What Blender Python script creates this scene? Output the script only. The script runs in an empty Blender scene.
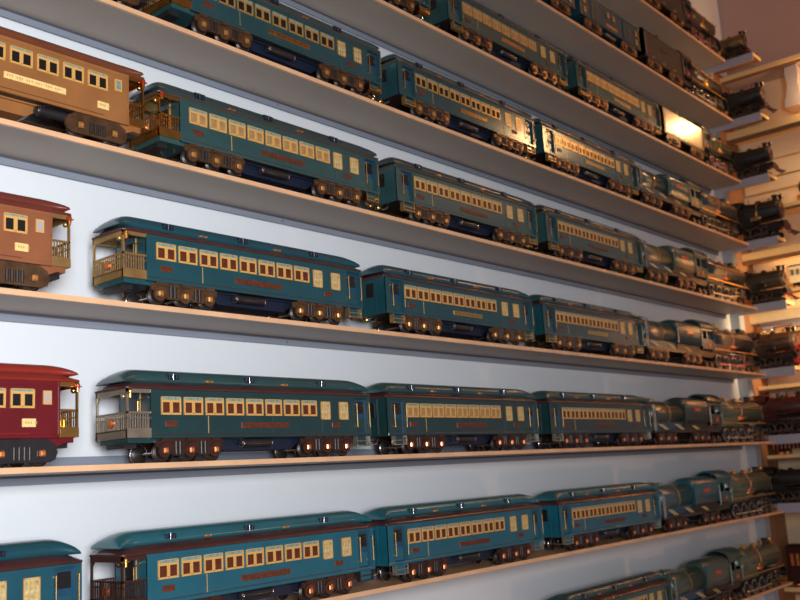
import bpy, bmesh, math, random
from mathutils import Vector, Matrix
random.seed(7)
scene = bpy.context.scene
COL = scene.collection
PI = math.pi

# ------------------------------------------------------------------ materials
MATS = {}
def mat(name, col, rough=0.5, metal=0.0, noise=0.0, nscale=40.0, spec=0.5, coat=0.0, bump=0.0, emit=None):
    if name in MATS: return MATS[name]
    m = bpy.data.materials.new(name); m.use_nodes = True
    nt = m.node_tree; b = nt.nodes['Principled BSDF']
    b.inputs['Roughness'].default_value = rough
    b.inputs['Metallic'].default_value = metal
    b.inputs['Specular IOR Level'].default_value = spec
    b.inputs['Coat Weight'].default_value = coat
    b.inputs['Coat Roughness'].default_value = 0.15
    b.inputs['Base Color'].default_value = (*col, 1)
    tc = nt.nodes.new('ShaderNodeTexCoord')
    n = nt.nodes.new('ShaderNodeTexNoise'); n.inputs['Scale'].default_value = nscale
    n.inputs['Detail'].default_value = 4
    nt.links.new(tc.outputs['Object'], n.inputs['Vector'])
    if noise:
        r = nt.nodes.new('ShaderNodeValToRGB')
        r.color_ramp.elements[0].position = 0.3; r.color_ramp.elements[1].position = 0.7
        r.color_ramp.elements[0].color = (*[c*(1-noise) for c in col], 1)
        r.color_ramp.elements[1].color = (*[min(1, c*(1+noise)) for c in col], 1)
        nt.links.new(n.outputs['Fac'], r.inputs['Fac'])
        nt.links.new(r.outputs['Color'], b.inputs['Base Color'])
    if bump:
        bp = nt.nodes.new('ShaderNodeBump'); bp.inputs['Strength'].default_value = bump
        bp.inputs['Distance'].default_value = 0.001
        nt.links.new(n.outputs['Fac'], bp.inputs['Height'])
        nt.links.new(bp.outputs['Normal'], b.inputs['Normal'])
    if emit:
        b.inputs['Emission Color'].default_value = (*emit[:3], 1); b.inputs['Emission Strength'].default_value = emit[3]
    MATS[name] = m
    return m

def enamel(name, col, rough=0.28, coat=0.3, metal=0.0):
    return mat(name, col, rough, metal, noise=0.12, nscale=25, coat=coat)

wall_m   = mat('pale_blue_wall_paint', (0.72, 0.745, 0.775), 0.7, noise=0.03, nscale=3, bump=0.05)
side_m   = mat('warm_cream_wall_paint', (0.88, 0.66, 0.42), 0.7, noise=0.06, nscale=4)
mauve_m  = mat('mauve_ceiling_paint', (0.48, 0.33, 0.29), 0.8, noise=0.05, nscale=3)
floor_m  = mat('floor_carpet', (0.16, 0.12, 0.10), 0.9, noise=0.3, nscale=60)
wood_m   = mat('tan_shelf_edge', (0.78, 0.45, 0.25), 0.42, noise=0.14, nscale=14)
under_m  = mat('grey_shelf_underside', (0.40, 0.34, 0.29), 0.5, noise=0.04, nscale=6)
rail_m   = mat('blue_grey_shelf_rail', (0.22, 0.245, 0.30), 0.45, noise=0.05, nscale=6)
groove_m = mat('dark_groove', (0.07, 0.07, 0.085), 0.6)
post_m   = mat('pale_grey_panel', (0.36, 0.40, 0.45), 0.6, noise=0.04, nscale=5)
ledge_m  = mat('mauve_grey_fascia', (0.42, 0.40, 0.46), 0.6, noise=0.04, nscale=5)
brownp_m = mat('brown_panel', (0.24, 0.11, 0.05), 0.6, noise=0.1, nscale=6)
warmsh_m = mat('warm_wood_shelf', (0.88, 0.60, 0.28), 0.5, noise=0.1, nscale=9)
cream_m  = mat('cream_enamel', (0.92, 0.76, 0.46), 0.35, noise=0.05)
white_m  = mat('white_moulding', (0.42, 0.36, 0.37), 0.6, noise=0.03)
brass    = mat('brass', (0.86, 0.50, 0.14), 0.26, 1.0, noise=0.1, nscale=50)
oldbrass = mat('aged_brass', (0.62, 0.38, 0.14), 0.38, 0.85, noise=0.15, nscale=50)
nickel_d = mat('dull_iron_bright', (0.16, 0.10, 0.06), 0.45, 0.6, noise=0.3)
nickel   = mat('dull_nickel', (0.40, 0.33, 0.25), 0.36, 0.75, noise=0.15, nscale=50)
steel    = mat('bright_steel', (0.72, 0.72, 0.74), 0.22, 1.0)
copper   = mat('copper', (0.80, 0.32, 0.16), 0.3, 0.9, noise=0.1)
black    = mat('black_enamel', (0.018, 0.016, 0.018), 0.32, noise=0.2, coat=0.2)
ironm    = mat('dark_iron', (0.035, 0.026, 0.024), 0.4, 0.4, noise=0.2, nscale=60)
truckb   = mat('brown_truck_enamel', (0.055, 0.020, 0.014), 0.35, 0.3, noise=0.2)
truckg   = mat('bronze_truck_enamel', (0.20, 0.105, 0.055), 0.36, 0.75, noise=0.3, nscale=80)
frame_y  = mat('cream_window_frame', (0.66, 0.36, 0.10), 0.4, noise=0.06)
frame_g  = mat('gilt_window_frame', (0.78, 0.50, 0.16), 0.3, 0.7, noise=0.1)
pane_b   = mat('brown_window_pane', (0.11, 0.025, 0.012), 0.2, noise=0.25, nscale=120)
pane_t   = mat('tan_window_blind', (0.40, 0.22, 0.09), 0.35, noise=0.2, nscale=120)
pane_d   = mat('dark_window_pane', (0.015, 0.012, 0.012), 0.12)
transom  = mat('blue_green_transom', (0.20, 0.28, 0.24), 0.3, noise=0.35, nscale=300)
etched   = mat('etched_yellow_glass', (0.50, 0.42, 0.22), 0.35, noise=0.45, nscale=220)
plate_r  = mat('rust_red_plate', (0.14, 0.036, 0.018), 0.4, 0.2, noise=0.35, nscale=260)
plate_o  = mat('orange_brass_plate', (0.75, 0.26, 0.07), 0.35, 0.5, noise=0.25, nscale=260)
plate_g  = mat('polished_gold_plate', (0.95, 0.60, 0.20), 0.18, 1.0, noise=0.15, nscale=260)
plate_c  = mat('cream_plate', (0.88, 0.60, 0.24), 0.4, noise=0.15, nscale=260)
mark_d   = mat('embossed_plate_mark', (0.09, 0.026, 0.014), 0.5)
mark_c   = mat('faded_plate_mark', (0.55, 0.33, 0.12), 0.5)
redp     = mat('red_plate', (0.62, 0.025, 0.012), 0.4, noise=0.2, nscale=200)
navy     = mat('navy_under_box', (0.006, 0.011, 0.030), 0.5)
doorblue = mat('deep_blue_door', (0.010, 0.06, 0.115), 0.35, noise=0.1)
lampred  = mat('red_lamp_glass', (0.5, 0.01, 0.01), 0.2)
silver   = mat('polished_pale_metal', (0.62, 0.60, 0.50), 0.24, 1.0, noise=0.05)
maroonm  = enamel('maroon_enamel', (0.125, 0.007, 0.011))
redroof  = enamel('red_roof_enamel', (0.24, 0.022, 0.014))
rustm    = enamel('rust_brown_enamel', (0.27, 0.092, 0.040))
rustroof = enamel('dark_rust_roof', (0.145, 0.028, 0.018))
tanm     = enamel('orange_tan_enamel', (0.31, 0.125, 0.040))
tanroof  = enamel('brown_roof_enamel', (0.16, 0.045, 0.018))
redbox   = enamel('scarlet_enamel', (0.55, 0.02, 0.02))

# ------------------------------------------------------------------ mesh builder
class MB:
    def __init__(s): s.v = []; s.f = []; s.mi = []; s.sm = []; s.mats = []
    def _m(s, m):
        if m not in s.mats: s.mats.append(m)
        return s.mats.index(m)
    def add(s, vs, fs, m, smooth=False):
        o = len(s.v); s.v += [tuple(p) for p in vs]; k = s._m(m)
        for f in fs: s.f.append([i+o for i in f]); s.mi.append(k); s.sm.append(smooth)
    def box(s, x0, x1, y0, y1, z0, z1, m, c=0.0):
        if x0 > x1: x0, x1 = x1, x0
        if y0 > y1: y0, y1 = y1, y0
        if z0 > z1: z0, z1 = z1, z0
        if c <= 0:
            vs = [(x0,y0,z0),(x1,y0,z0),(x1,y1,z0),(x0,y1,z0),(x0,y0,z1),(x1,y0,z1),(x1,y1,z1),(x0,y1,z1)]
            s.add(vs, [(0,3,2,1),(4,5,6,7),(0,1,5,4),(1,2,6,5),(2,3,7,6),(3,0,4,7)], m); return
        c = min(c, (x1-x0)*.45, (y1-y0)*.45, (z1-z0)*.45)
        def ring(z, k): return [(x0+k+c,y0+k,z),(x1-k-c,y0+k,z),(x1-k,y0+k+c,z),(x1-k,y1-k-c,z),(x1-k-c,y1-k,z),(x0+k+c,y1-k,z),(x0+k,y1-k-c,z),(x0+k,y0+k+c,z)]
        s.loft([ring(z0, c*.6), ring(z0+c, 0), ring(z1-c, 0), ring(z1, c*.6)], m, closed=True, caps=True)
    def loft(s, rings, m, closed=True, caps=True, smooth=False):
        n = len(rings[0]); vs = [p for r in rings for p in r]; fs = []
        for i in range(len(rings)-1):
            for j in range(n if closed else n-1):
                k = (j+1) % n
                fs.append((i*n+j, i*n+k, (i+1)*n+k, (i+1)*n+j))
        s.add(vs, fs, m, smooth)
        if caps and closed:
            s.add(rings[0], [tuple(range(n))], m); s.add(rings[-1], [tuple(range(n))], m)
    def cyl(s, p0, p1, r0, m, r1=None, n=14, caps=True, smooth=True):
        p0 = Vector(p0); p1 = Vector(p1); r1 = r0 if r1 is None else r1
        d = (p1-p0).normalized(); a = d.orthogonal().normalized(); b = d.cross(a)
        R = lambda p, r: [p+(a*math.cos(2*PI*i/n)+b*math.sin(2*PI*i/n))*r for i in range(n)]
        s.loft([R(p0, r0), R(p1, r1)], m, True, caps, smooth)
    def lathe(s, p0, axis, prof, m, n=16):
        """prof: list of (t, r) along the axis from p0"""
        p0 = Vector(p0); d = Vector(axis).normalized(); a = d.orthogonal().normalized(); b = d.cross(a)
        rings = [[p0+d*t+(a*math.cos(2*PI*i/n)+b*math.sin(2*PI*i/n))*max(r, 1e-5) for i in range(n)] for t, r in prof]
        s.loft(rings, m, True, True, True)
    def tube(s, pts, r, m, n=6):
        for a, b in zip(pts[:-1], pts[1:]): s.cyl(a, b, r, m, n=n)
    def ball(s, c, r, m, n=10, sz=1.0):
        s.lathe((c[0], c[1], c[2]-r*sz), (0,0,1), [(r*sz*(1-math.cos(PI*i/n)), r*math.sin(PI*i/n)) for i in range(n+1)], m, n=12)
    def prism(s, poly, y0, y1, m):
        """poly in x,z extruded along y"""
        s.loft([[(x, y0, z) for x, z in poly], [(x, y1, z) for x, z in poly]], m)
    def mesh(s, name):
        me = bpy.data.meshes.new(name); me.from_pydata(s.v, [], s.f)
        for m in s.mats: me.materials.append(m)
        for p, k, sm in zip(me.polygons, s.mi, s.sm): p.material_index = k; p.use_smooth = sm
        bm = bmesh.new(); bm.from_mesh(me)
        bmesh.ops.recalc_face_normals(bm, faces=bm.faces); bm.to_mesh(me); bm.free()
        return me

def tag(o, label=None, cat=None, group=None, kind=None):
    if label: o['label'] = label
    if cat: o['category'] = cat
    if group: o['group'] = group
    if kind: o['kind'] = kind
    return o
def empty(name, loc, rz=0.0, label=None, cat=None, group=None):
    o = bpy.data.objects.new(name, None); COL.objects.link(o); o.empty_display_size = .02
    o.location = loc; o.rotation_euler = (0, 0, rz)
    return tag(o, label, cat, group)
def obj(name, mb, parent=None, loc=(0,0,0)):
    me = mb if isinstance(mb, bpy.types.Mesh) else mb.mesh(name)
    o = bpy.data.objects.new(name, me); COL.objects.link(o); o.location = loc
    if parent is not None: o.parent = parent
    return o
CACHE = {}
def cached(name, key, fn, parent, loc=(0,0,0), label=None):
    k = (name, key)
    if k not in CACHE:
        mb = MB(); fn(mb); CACHE[k] = mb.mesh(name)
    o = obj(name, CACHE[k], parent, loc)
    if label: o['label'] = label
    return o
def struct(name, mb):
    return tag(obj(name, mb), kind='structure')

# ------------------------------------------------------------------ calibrated layout
Z2, DZ = 0.0266, 0.19705
LIP = 0.006
def T(i): return Z2 + (i-2)*DZ + LIP           # top of shelf i
YF, YB, YW = 1.0, 1.0995, 1.104                # shelf front, shelf back, wall
XE = 2.8375                                    # right ends of the shelves
YC = 1.0300; KX = .9935                                    # centre line of the trains

# room ---------------------------------------------------------------
m = MB(); m.box(-2.0, 3.12, YW, YW+.06, -1.4, 1.75, wall_m); struct('wall_left', m)
m = MB(); m.box(3.13, 3.19, .55, YW+.06, -1.4, 1.262, side_m); m.box(3.128, 3.19, .55, YW, 1.262, 1.75, mauve_m); struct('wall_back', m)
m = MB(); m.box(-2.0, 4.2, -2.6, YW+.06, 1.75, 1.80, mauve_m); struct('ceiling', m)
m = MB(); m.box(-2.0, 4.2, -2.6, YW+.06, -1.46, -1.4, floor_m); struct('floor', m)
m = MB(); m.box(2.885, 2.925, 1.076, YW, -1.4, 1.25, post_m); m.box(2.925, 3.10, 1.09, YW, -1.4, 1.25, brownp_m); struct('trim_1', m)

# shelves ------------------------------------------------------------
names_row = {0: 'lowest shelf, under the brightest-lit teal train', 1: 'shelf carrying the bright-lit teal train', 2: 'shelf carrying the maroon car',
  3: 'shelf carrying the rust-brown car', 4: 'shelf carrying the long orange-tan car', 5: 'shelf just above the orange-tan car',
  6: 'shelf with the polished pale tender', 7: 'shelf second from the ceiling', 8: 'topmost shelf, nearest the ceiling'}
def shelf(i):
    t = empty('wall_shelf', (0, YF, T(i)), label='long grey %s' % names_row[i], cat='shelf', group='long train shelves on the wall')
    x0, x1 = -1.6, XE
    d = YB-YF
    def plate(m):
        m.box(x0, 1.19, .0035, d-.003, -.004, 0.0, wood_m); m.box(1.1906, x1-.001, .0035, d-.003, -.004, 0.0, wood_m)
    cached('shelf_board', 'a', plate, t)
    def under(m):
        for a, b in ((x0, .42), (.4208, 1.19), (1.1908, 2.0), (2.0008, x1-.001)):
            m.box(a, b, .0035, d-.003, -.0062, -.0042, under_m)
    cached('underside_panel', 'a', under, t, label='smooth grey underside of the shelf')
    def lip(m):
        m.box(x0, 1.1895, 0, .0033, -.006, 0.0006, wood_m); m.box(1.1905, x1, 0, .0033, -.006, 0.0006, wood_m)
    cached('front_edge', 'a', lip, t, label='thin tan front edge strip')
    def rail(m):
        m.box(x0, x1, d-.0026, d+.0005, 0.0004, .0145, rail_m)
    cached('back_rail', 'a', rail, t, label='low blue-grey upstand along the wall')
    def flange(m):
        m.box(x0, x1, d-.0026, d+.0005, -.0175, -.0064, rail_m)
        m.box(x0, x1, d-.0040, d-.0028, -.0090, -.0064, groove_m)
    cached('wall_flange', 'a', flange, t, label='blue-grey mounting flange under the shelf')
    def screw(m):
        m.cyl((0, -.0032, 0), (0, -.0062, 0), .0016, steel, n=8)
    for x in (.27, 1.02, 1.62, 2.3): cached('screw', 'a', screw, t, (x, d, -.0135))
for i in range(0, 9): shelf(i)

# ------------------------------------------------------------------ rolling stock
HW = 0.0335          # half width of a car body
S0, S1 = 0.030, 0.0915   # sill and top of side wall above the shelf

def wheel_fn(r):
    def fn(m):
        m.lathe((0,0,0), (0,1,0), [(0, .0), (0, r*.35), (.0008, r*.36), (.0012, r*.72), (0, r*.76), (0, r*.96), (.0026, r), (.0026, r*1.14), (.0042, r*1.14), (.0042, 0)], ironm, n=18)
        m.lathe((0,.0028,0), (0,1,0), [(0, r*1.13), (.0016, r*1.15), (.0016, r*1.0), (0, r*1.0)], steel, n=18)
        m.lathe((0,-.0008,0), (0,1,0), [(0, 0), (0, r*.30), (.001, r*.34)], ironm, n=12)
    return fn

def truck(root, cx, style, six=True, dark=False):
    """style: 'dark' | 'bronze'"""
    fm = (black if not six else truckb) if style == 'dark' else truckg
    xs = (-.0392, 0, .0392) if six else (-.0235, .0235)
    e = .052 if six else .036
    def frame(m):
        for sy in (-1, 1):
            y0, y1 = sy*.0285, sy*.0325
            if six:
                m.prism([(-e,.020),(-e,.0275),(-.03,.0315),(.03,.0315),(e,.0275),(e,.020),(.045,.0175),(.034,.0175),(.028,.009),(.0115,.009),(.006,.0175),(-.006,.0175),(-.0115,.009),(-.028,.009),(-.034,.0175),(-.045,.0175)], y0, y1, fm)
                for a in (-.0196, .0196):
                    m.cyl((a-.003, sy*.0325, .010), (a-.003, sy*.0325, .026), .0026, ironm, n=8); m.cyl((a+.003, sy*.0325, .010), (a+.003, sy*.0325, .026), .0026, ironm, n=8)
                    m.box(a-.009, a+.009, sy*.0325, sy*.0345, .0085, .0115, fm)
                m.box(-.046, .046, sy*.0325, sy*.0340, .0255, .0285, fm)
                for a in xs: m.cyl((a, sy*.0300, .0155), (a, sy*.0332, .0150), .0092, fm, n=18)
                for a in xs: m.prism([(a-.009,.0265),(a-.006,.0298),(a+.006,.0298),(a+.009,.0265)], sy*.0325, sy*.0352, fm)
            else:
                m.prism([(-.040,.008),(-.043,.016),(-.040,.025),(-.030,.031),(.030,.031),(.040,.025),(.043,.016),(.040,.008),(.034,.005),(-.034,.005)], y0, y1, fm)
                for a in (-.009,-.003,.003,.009): m.cyl((a, sy*.033, .008), (a, sy*.033, .022), .0022, ironm, n=8)
        m.box(-.012, .012, -.029, .029, .016, .027, ironm)
    t = cached('truck', (style, six), frame, root, (cx, 0, 0))
    for x in xs:
        r = .0118
        for sy in (-1, 1):
            w = cached('wheel', (r, sy), (lambda m, sy=sy, r=r: [wheel_fn(r)(m), [m.v.__setitem__(k, (a, b*(-sy), c)) for k, (a, b, c) in enumerate(m.v)]]), t, (x, sy*.0272, r*1.14))
        cached('axle', 'a', lambda m: m.cyl((0,-.024,0), (0,.024,0), .0022, steel, n=8), t, (x, 0, .0118*1.14))
        def jb(m):
            for sy in (-1,):
                m.box(-.0036, .0036, sy*.0330, sy*.0366, -.0040, .0040, copper if style == 'dark' else oldbrass, c=.0012)
                m.box(-.0020, .0020, sy*.0366, sy*.0372, -.0020, .0020, plate_o)
        cached('journal_box', (style,), jb, t, (x, 0, .0150))
    return t

def win_fn(pane, fr, w=.0298, h=.0212):
    def fn(m):
        b = .0015; g = .0015
        m.box(0, w, -.0010, .0004, -b*.9, b*.7, fr); m.box(0, w, -.0010, .0004, h-b*.5, h, fr)
        m.box(0, b, -.0010, .0004, 0, h, fr); m.box(w-b, w, -.0010, .0004, 0, h, fr)
        m.box(b, w-b, -.0009, .0004, .0142, .0170, fr)
        m.box(b, w-b, -.0003, .0004, .0170, h-b*.4, transom)
        m.box(w/2-g, w/2+g, -.0010, .0004, 0, .0145, fr)
        q = w/2-g-b
        for a in (b, w/2+g):
            m.box(a, a+q, -.0002, .0004, 0, .0145, pane)
            m.box(a, a+.0008, -.0006, -.0002, .0008, .0142, fr); m.box(a+q-.0008, a+q, -.0006, -.0002, .0008, .0142, fr)
    return fn

def lattice_fn(w=.0190, h=.0262, fr=frame_y):
    def fn(m):
        m.box(0, w, -.0003, .0004, 0, h, etched)
        for a in (0, w-.0016): m.box(a, a+.0016, -.0010, .0004, 0, h, fr)
        for a in (0, h-.0016): m.box(0, w, -.0010, .0004, a, a+.0016, fr)
        for a in (w*.36, w*.64): m.box(a-.0006, a+.0006, -.0008, .0004, 0, h, fr)
        m.box(0, w, -.0008, .0004, h*.3, h*.3+.0009, fr); m.box(0, w, -.0008, .0004, h*.7, h*.7+.0009, fr)
    return fn

def roof_section(g, w, zc, cl, n=9):
    """cross-section points of the clerestory at height factor g, half width w"""
    pts = [(-w, zc)]
    pts += [(-w*1.0, zc+cl*.52*g)]
    for k in range(n+1):
        a = PI*(k/n)
        pts.append((-w*.97*math.cos(a), zc+g*(cl*.56+cl*.44*math.sin(a))))
    pts += [(w, zc+cl*.52*g), (w, zc)]
    return pts

def car(name, X, i, label, group, body, clere, lower, coup_r=True, L=.436, left='vestibule', right='vestibule', nwin=8,
        pane=pane_b, fr=frame_y, plate=plate_r, numplate=plate_r, style='dark', six=True, rail=brass, win0=None, kind='A', endm=None, extra=True, pitch=.0344, longplate=None, railplate=plate_o, s0=.030, s1=.0915):
    """A lithographed tin passenger car. x grows away from the camera. left/right: 'vestibule' or 'platform'."""
    X = X*KX; L = L*KX
    root = empty(name, (X, YC, T(i)), label=label, cat='toy train car', group=group)
    S0, S1 = s0, s1; KK = (s0, s1, kind)
    def cached(name, key, fn, parent, loc=(0,0,0), label=None): return globals()['cached'](name, (KK, key), fn, parent, loc, label)
    P = .034 if kind == 'A' else .0235               # platform length
    bx0 = P if left == 'platform' else 0.0
    bx1 = L-P if right == 'platform' else L
    dr0, dr1 = (.0145, .0445)                        # left door
    er0, er1 = (L-.0330, L-.0045)                    # right door
    endm = endm or body
    # body ---------------------------------------------------------
    def bodyfn(m):
        th = .0016
        cuts = []
        if left == 'vestibule': cuts.append((dr0, dr1))
        if right == 'vestibule': cuts.append((er0, er1))
        xs = [bx0] + [c for d in cuts for c in d] + [bx1]
        for sy in (-1, 1):
            for a, b in zip(xs[0::2], xs[1::2]):
                m.box(a, b, sy*HW, sy*(HW-th), S0, S1, body)
            for a, b in cuts:
                m.box(a, b, sy*HW, sy*(HW-th), S1-.004, S1, body)
                m.box(a, b, sy*(HW-.0050), sy*(HW-.0065), S0, S1-.003, doorblue)       # recessed door leaf
                m.box(a+.006, b-.006, sy*(HW-.0044), sy*(HW-.0050), S0+.034, S0+.052, pane_d)
                m.box(a+.005, b-.005, sy*(HW-.0044), sy*(HW-.0050), S0+.006, S0+.026, body)
                m.box(a, a+.0008, sy*(HW-th), sy*(HW-.0060), S0, S1, body); m.box(b-.0008, b, sy*(HW-th), sy*(HW-.0060), S0, S1, body)
            # base moulding, belt line, letter board seam, corner beads
            m.box(bx0, bx1, sy*HW, sy*(HW+.0012), S0, S0+.0042, body, c=.0005)
            m.box(bx0+.045 if left == 'vestibule' else bx0+.004, bx1-.036, sy*HW, sy*(HW+.0005), S0+.0048, S0+.0056, fr if False else lower)
            m.box(bx0, bx1, sy*HW, sy*(HW+.0006), S1-.006, S1-.005, body)
            for s in (.22, .5, .74):
                x = bx0+(bx1-bx0)*s
                m.box(x-.0004, x+.0004, sy*HW, sy*(HW+.0004), S0+.006, .058, fr if s == .22 else body)
            for x in (bx0, bx1-.0018): m.box(x, x+.0018, sy*HW, sy*(HW+.0008), S0, S1, body)
        for x, p, sg in ((bx0, left, -1), (bx1, right, 1)):
            m.box(x, x-sg*th, -HW, HW, S0, S1, endm)
            # end door with window and frame
            m.box(x, x+sg*.0008, -.0125, .0125, S0+.002, S1-.004, doorblue if p == 'platform' else endm)
            m.box(x+sg*.0008, x+sg*.0014, -.0080, .0080, .060, .083, pane_d)
            m.box(x+sg*.0006, x+sg*.0016, -.0135, -.0122, S0+.002, S1-.003, fr if p == 'platform' else endm)
            m.box(x+sg*.0006, x+sg*.0016, .0122, .0135, S0+.002, S1-.003, fr if p == 'platform' else endm)
        m.box(bx0+.002, bx1-.002, -HW+.002, HW-.002, S0, S0+.002, ironm)
    cached('body', (body.name, L, left, right, kind, lower.name, fr.name), bodyfn, root)
    # roof ---------------------------------------------------------
    def lowfn(m):
        n = 12; ov = .0018
        rings = []
        for x, g, k in ((-ov, .05, .90), (0.002, .45, 1.0), (.012, .85, 1.0), (.03, 1, 1), (L-.03, 1, 1), (L-.012, .85, 1), (L-.002, .45, 1.0), (L+ov, .05, .90)):
            r = [(x, -(HW+.0028)*k, S1-.0012)]
            for j in range(n+1):
                u = -1+2*j/n
                r.append((x, (HW+.0028)*u*k, S1+.0012+.0115*g*(1-abs(u)**2.2)))
            r.append((x, (HW+.0028)*k, S1-.0012)); rings.append(r)
        m.loft(rings, lower, True, True, True)
    cached('eave_roof', (lower.name, L), lowfn, root)
    def clfn(m):
        zc, cl, w = S1+.0078, (.0188 if kind == 'A' else .0135), .0200
        st = [(-.0014, .06, 1.55), (.000, .34, 1.54), (.003, .55, 1.44), (.008, .73, 1.30), (.014, .87, 1.16), (.021, .96, 1.06), (.029, .995, 1.0), (.040, 1, 1)]
        rings = []
        for x, g, k in st + [(L-x, g, k) for x, g, k in reversed(st)]:
            rings.append([(x, y, z) for y, z in roof_section(g, w*k, zc, cl)])
        m.loft(rings, clere, True, True, True)
    cached('clerestory_roof', (clere.name, L), clfn, root)
    for x in (.078, .205, .345):
        def vent(m):
            for a in (-.008, -.0025, .003):
                m.box(a, a+.0042, -.0030, .0015, 0, .0062, navy if kind == 'A' else lower, c=.0006)
            m.cyl((-.0022, -.0034, -.001), (-.0022, -.0034, .0070), .0008, steel, n=6)
            m.box(-.0095, .0085, -.0018, .0015, .0062, .0074, clere)
        if kind == 'A': cached('roof_vent', (clere.name, kind), vent, root, (x*L/.436, -.0205, .1050))
    for x in (.135, .270):
        if kind == 'A': cached('roof_marker', 'a', lambda m: (m.box(-.0055, .0055, -.0014, .001, 0, .0022, plate_o), m.box(-.0035, .0035, -.0020, -.0014, .0004, .0018, brass)), root, (x*L/.436, -.0212, .1030))
    # windows ------------------------------------------------------
    w0 = win0 if win0 is not None else (.0490 if left == 'platform' else .0485)
    if kind == 'A': pitch = .0342 if left == 'platform' else .0334
    for k in range(nwin):
        cached('window', (pane.name, fr.name), win_fn(pane, fr) if kind == 'A' else win_fn(pane, fr, .0278, .0200), root, (w0+k*pitch, -HW-.0004, .0604 if kind == 'A' else S1-.0305))
    if kind == 'A':
        for dx in (-.1070, -.0690): cached('lattice_window', fr.name, lattice_fn(fr=fr), root, (L+dx, -HW-.0004, .0543))
    else:
        sx = L-P-.0205 if right == 'platform' else P+.008
        def sw(m):
            m.box(0, .0100, -.0010, .0004, 0, .0155, fr); m.box(.0018, .0082, -.0013, -.0009, .0020, .0136, white_m if body is not tanm else transom)
        cached('side_window', (body.name,), sw, root, (sx, -HW-.0004, S1-.0275))
    # plates -------------------------------------------------------
    def pl(w, h, mt):
        def fn(m):
            m.box(0, w, -.0012, .0004, 0, h, mt, c=.0004); m.box(.0012, w-.0012, -.0015, -.0011, h*.25, h*.75, mt)
            n = int(w/.0032)
            for k in range(n):
                if k % 4 != 3: m.box(.003+k*.003, .0046+k*.003, -.00165, -.0014, h*.36, h*.64, mark_d if mt is not plate_c else mark_c)
        return fn
    if kind == 'A':
        c = L*.5+.003
        cached('name_plate', plate.name, pl(.086, .0078, plate), root, (c-.043, -HW, .0422))
        cached('number_plate', numplate.name, pl(.0180, .0076, numplate), root, (w0+.006, -HW, .0440))
        cached('number_plate', (numplate.name, 2), pl(.0165, .0072, railplate), root, (L-.0850, -HW, .0428))
    else:
        cached('number_plate', 'c', pl(.0160, .0092, plate_c), root, (L-P-.045, -HW, S0+.0125))
        if longplate: cached('name_plate', 'c', pl(.078, .0080, plate_c), root, (L-P-.166, -HW, S0+.0170))
    # ends ---------------------------------------------------------
    def handrail(m):
        m.cyl((0, -.0030, 0), (0, -.0030, .0360), .0007, oldbrass, n=6)
        for z in (.0015, .0345): m.cyl((0, .0006, z), (0, -.0034, z), .0013, brass, n=6)
    def step(m):
        m.prism([(-.015, .0), (.015, 0), (.012, -.0145), (-.012, -.0145)], .002, .006, body)
        m.box(-.0135, .0135, -.0030, .006, -.0150, -.0136, rail if kind == 'A' else oldbrass); m.box(-.0145, .0145, -.0010, .006, -.0080, -.0068, rail if kind == 'A' else oldbrass)
        for a in (-.0148, .0136): m.prism([(a, 0), (a+.0012, 0), (a+.0012, -.015), (a, -.015)], -.0020, .006, rail if kind == 'A' else oldbrass)
    for end, d0, d1 in ((left, dr0, dr1), (right, er0, er1)):
        if end == 'vestibule':
            for x in (d0+.0006, d1-.0002): cached('handrail', 'a', handrail, root, (x, -HW, .0430))
            cached('boarding_step', (body.name, rail.name), step, root, ((d0+d1)/2, -HW+.001, S0))
        else:
            flip = -1 if end == 'right' else 1
    if 'platform' in (left, right):
        isl = left == 'platform'
        sg = 1 if isl else -1
        base = 0.0 if isl else L
        def plat(m):
            X_ = lambda a: sg*a
            def bx(a, b, *r, **k): m.box(X_(a), X_(b), *r, **k)
            zf = S0+.001; zr = S0+.0305
            # floor apron with tapered nose, frame, header, railings with balusters and oval plates, corner posts
            m.loft([[(X_(0), -HW-.001, zf), (X_(0), HW+.001, zf), (X_(0), HW+.001, zf+.010), (X_(0), -HW-.001, zf+.010)],
                    [(X_(P), -HW-.001, zf), (X_(P), HW+.001, zf), (X_(P), HW+.001, zf+.010), (X_(P), -HW-.001, zf+.010)]], rail)
            bx(.004, P+.02, -HW+.004, HW-.004, zf-.006, zf, body); bx(.006, .022, -.020, .020, zf-.0115, zf-.006, black)
            bx(.0, P, -HW-.0005, -HW+.0025, zf+.010, zf+.0115, rail)
            if kind != 'A': m.prism([(X_(.002), zf), (X_(P+.045), zf), (X_(P+.040), zf-.0115), (X_(P+.004), zf-.0115)], -HW+.003, HW-.003, body)
            for y in (-HW, HW-.0025):
                bx(0, .0026, y, y+.0025, zf, S1, rail)
                bx(0, P, y, y+.0025, S1-.006, S1-.001, rail)
                bx(0, P, y, y+.0022, zr, zr+.0023, rail)
                bx(0, P, y, y+.0018, .0400, .0415, rail)
                k = .005
                while k < P-.001: bx(k, k+.0011, y+.0005, y+.0016, zf+.009, zr+.001, rail); k += .0036
                bx(0, P, y, y+.0018, .0545, .0554, rail)
            bx(0, .0022, -HW, HW, S1-.0075, S1-.001, rail)
            bx(0, .0022, -HW, HW, zr, zr+.0023, rail); bx(0, .0020, -HW, HW, .0400, .0417, rail)
            k = -HW+.004
            while k < HW-.003: bx(.0004, .0015, k, k+.0011, zf+.009, zr+.001, rail); k += .0044
            bx(0, .0020, -HW, HW, .0545, .0554, rail)
            # header brackets
            for y in (-HW+.002, HW-.0085):
                m.loft([[(X_(.0004), y, S1-.007), (X_(.0004), y+.0065, S1-.007), (X_(.0004), (y if y < 0 else y+.0065), S1-.015)],
                        [(X_(.0018), y, S1-.007), (X_(.0018), y+.0065, S1-.007), (X_(.0018), (y if y < 0 else y+.0065), S1-.015)]], rail)
            m.ball((X_(.0012), -HW+.009, S1-.010), .0034, rail)
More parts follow.
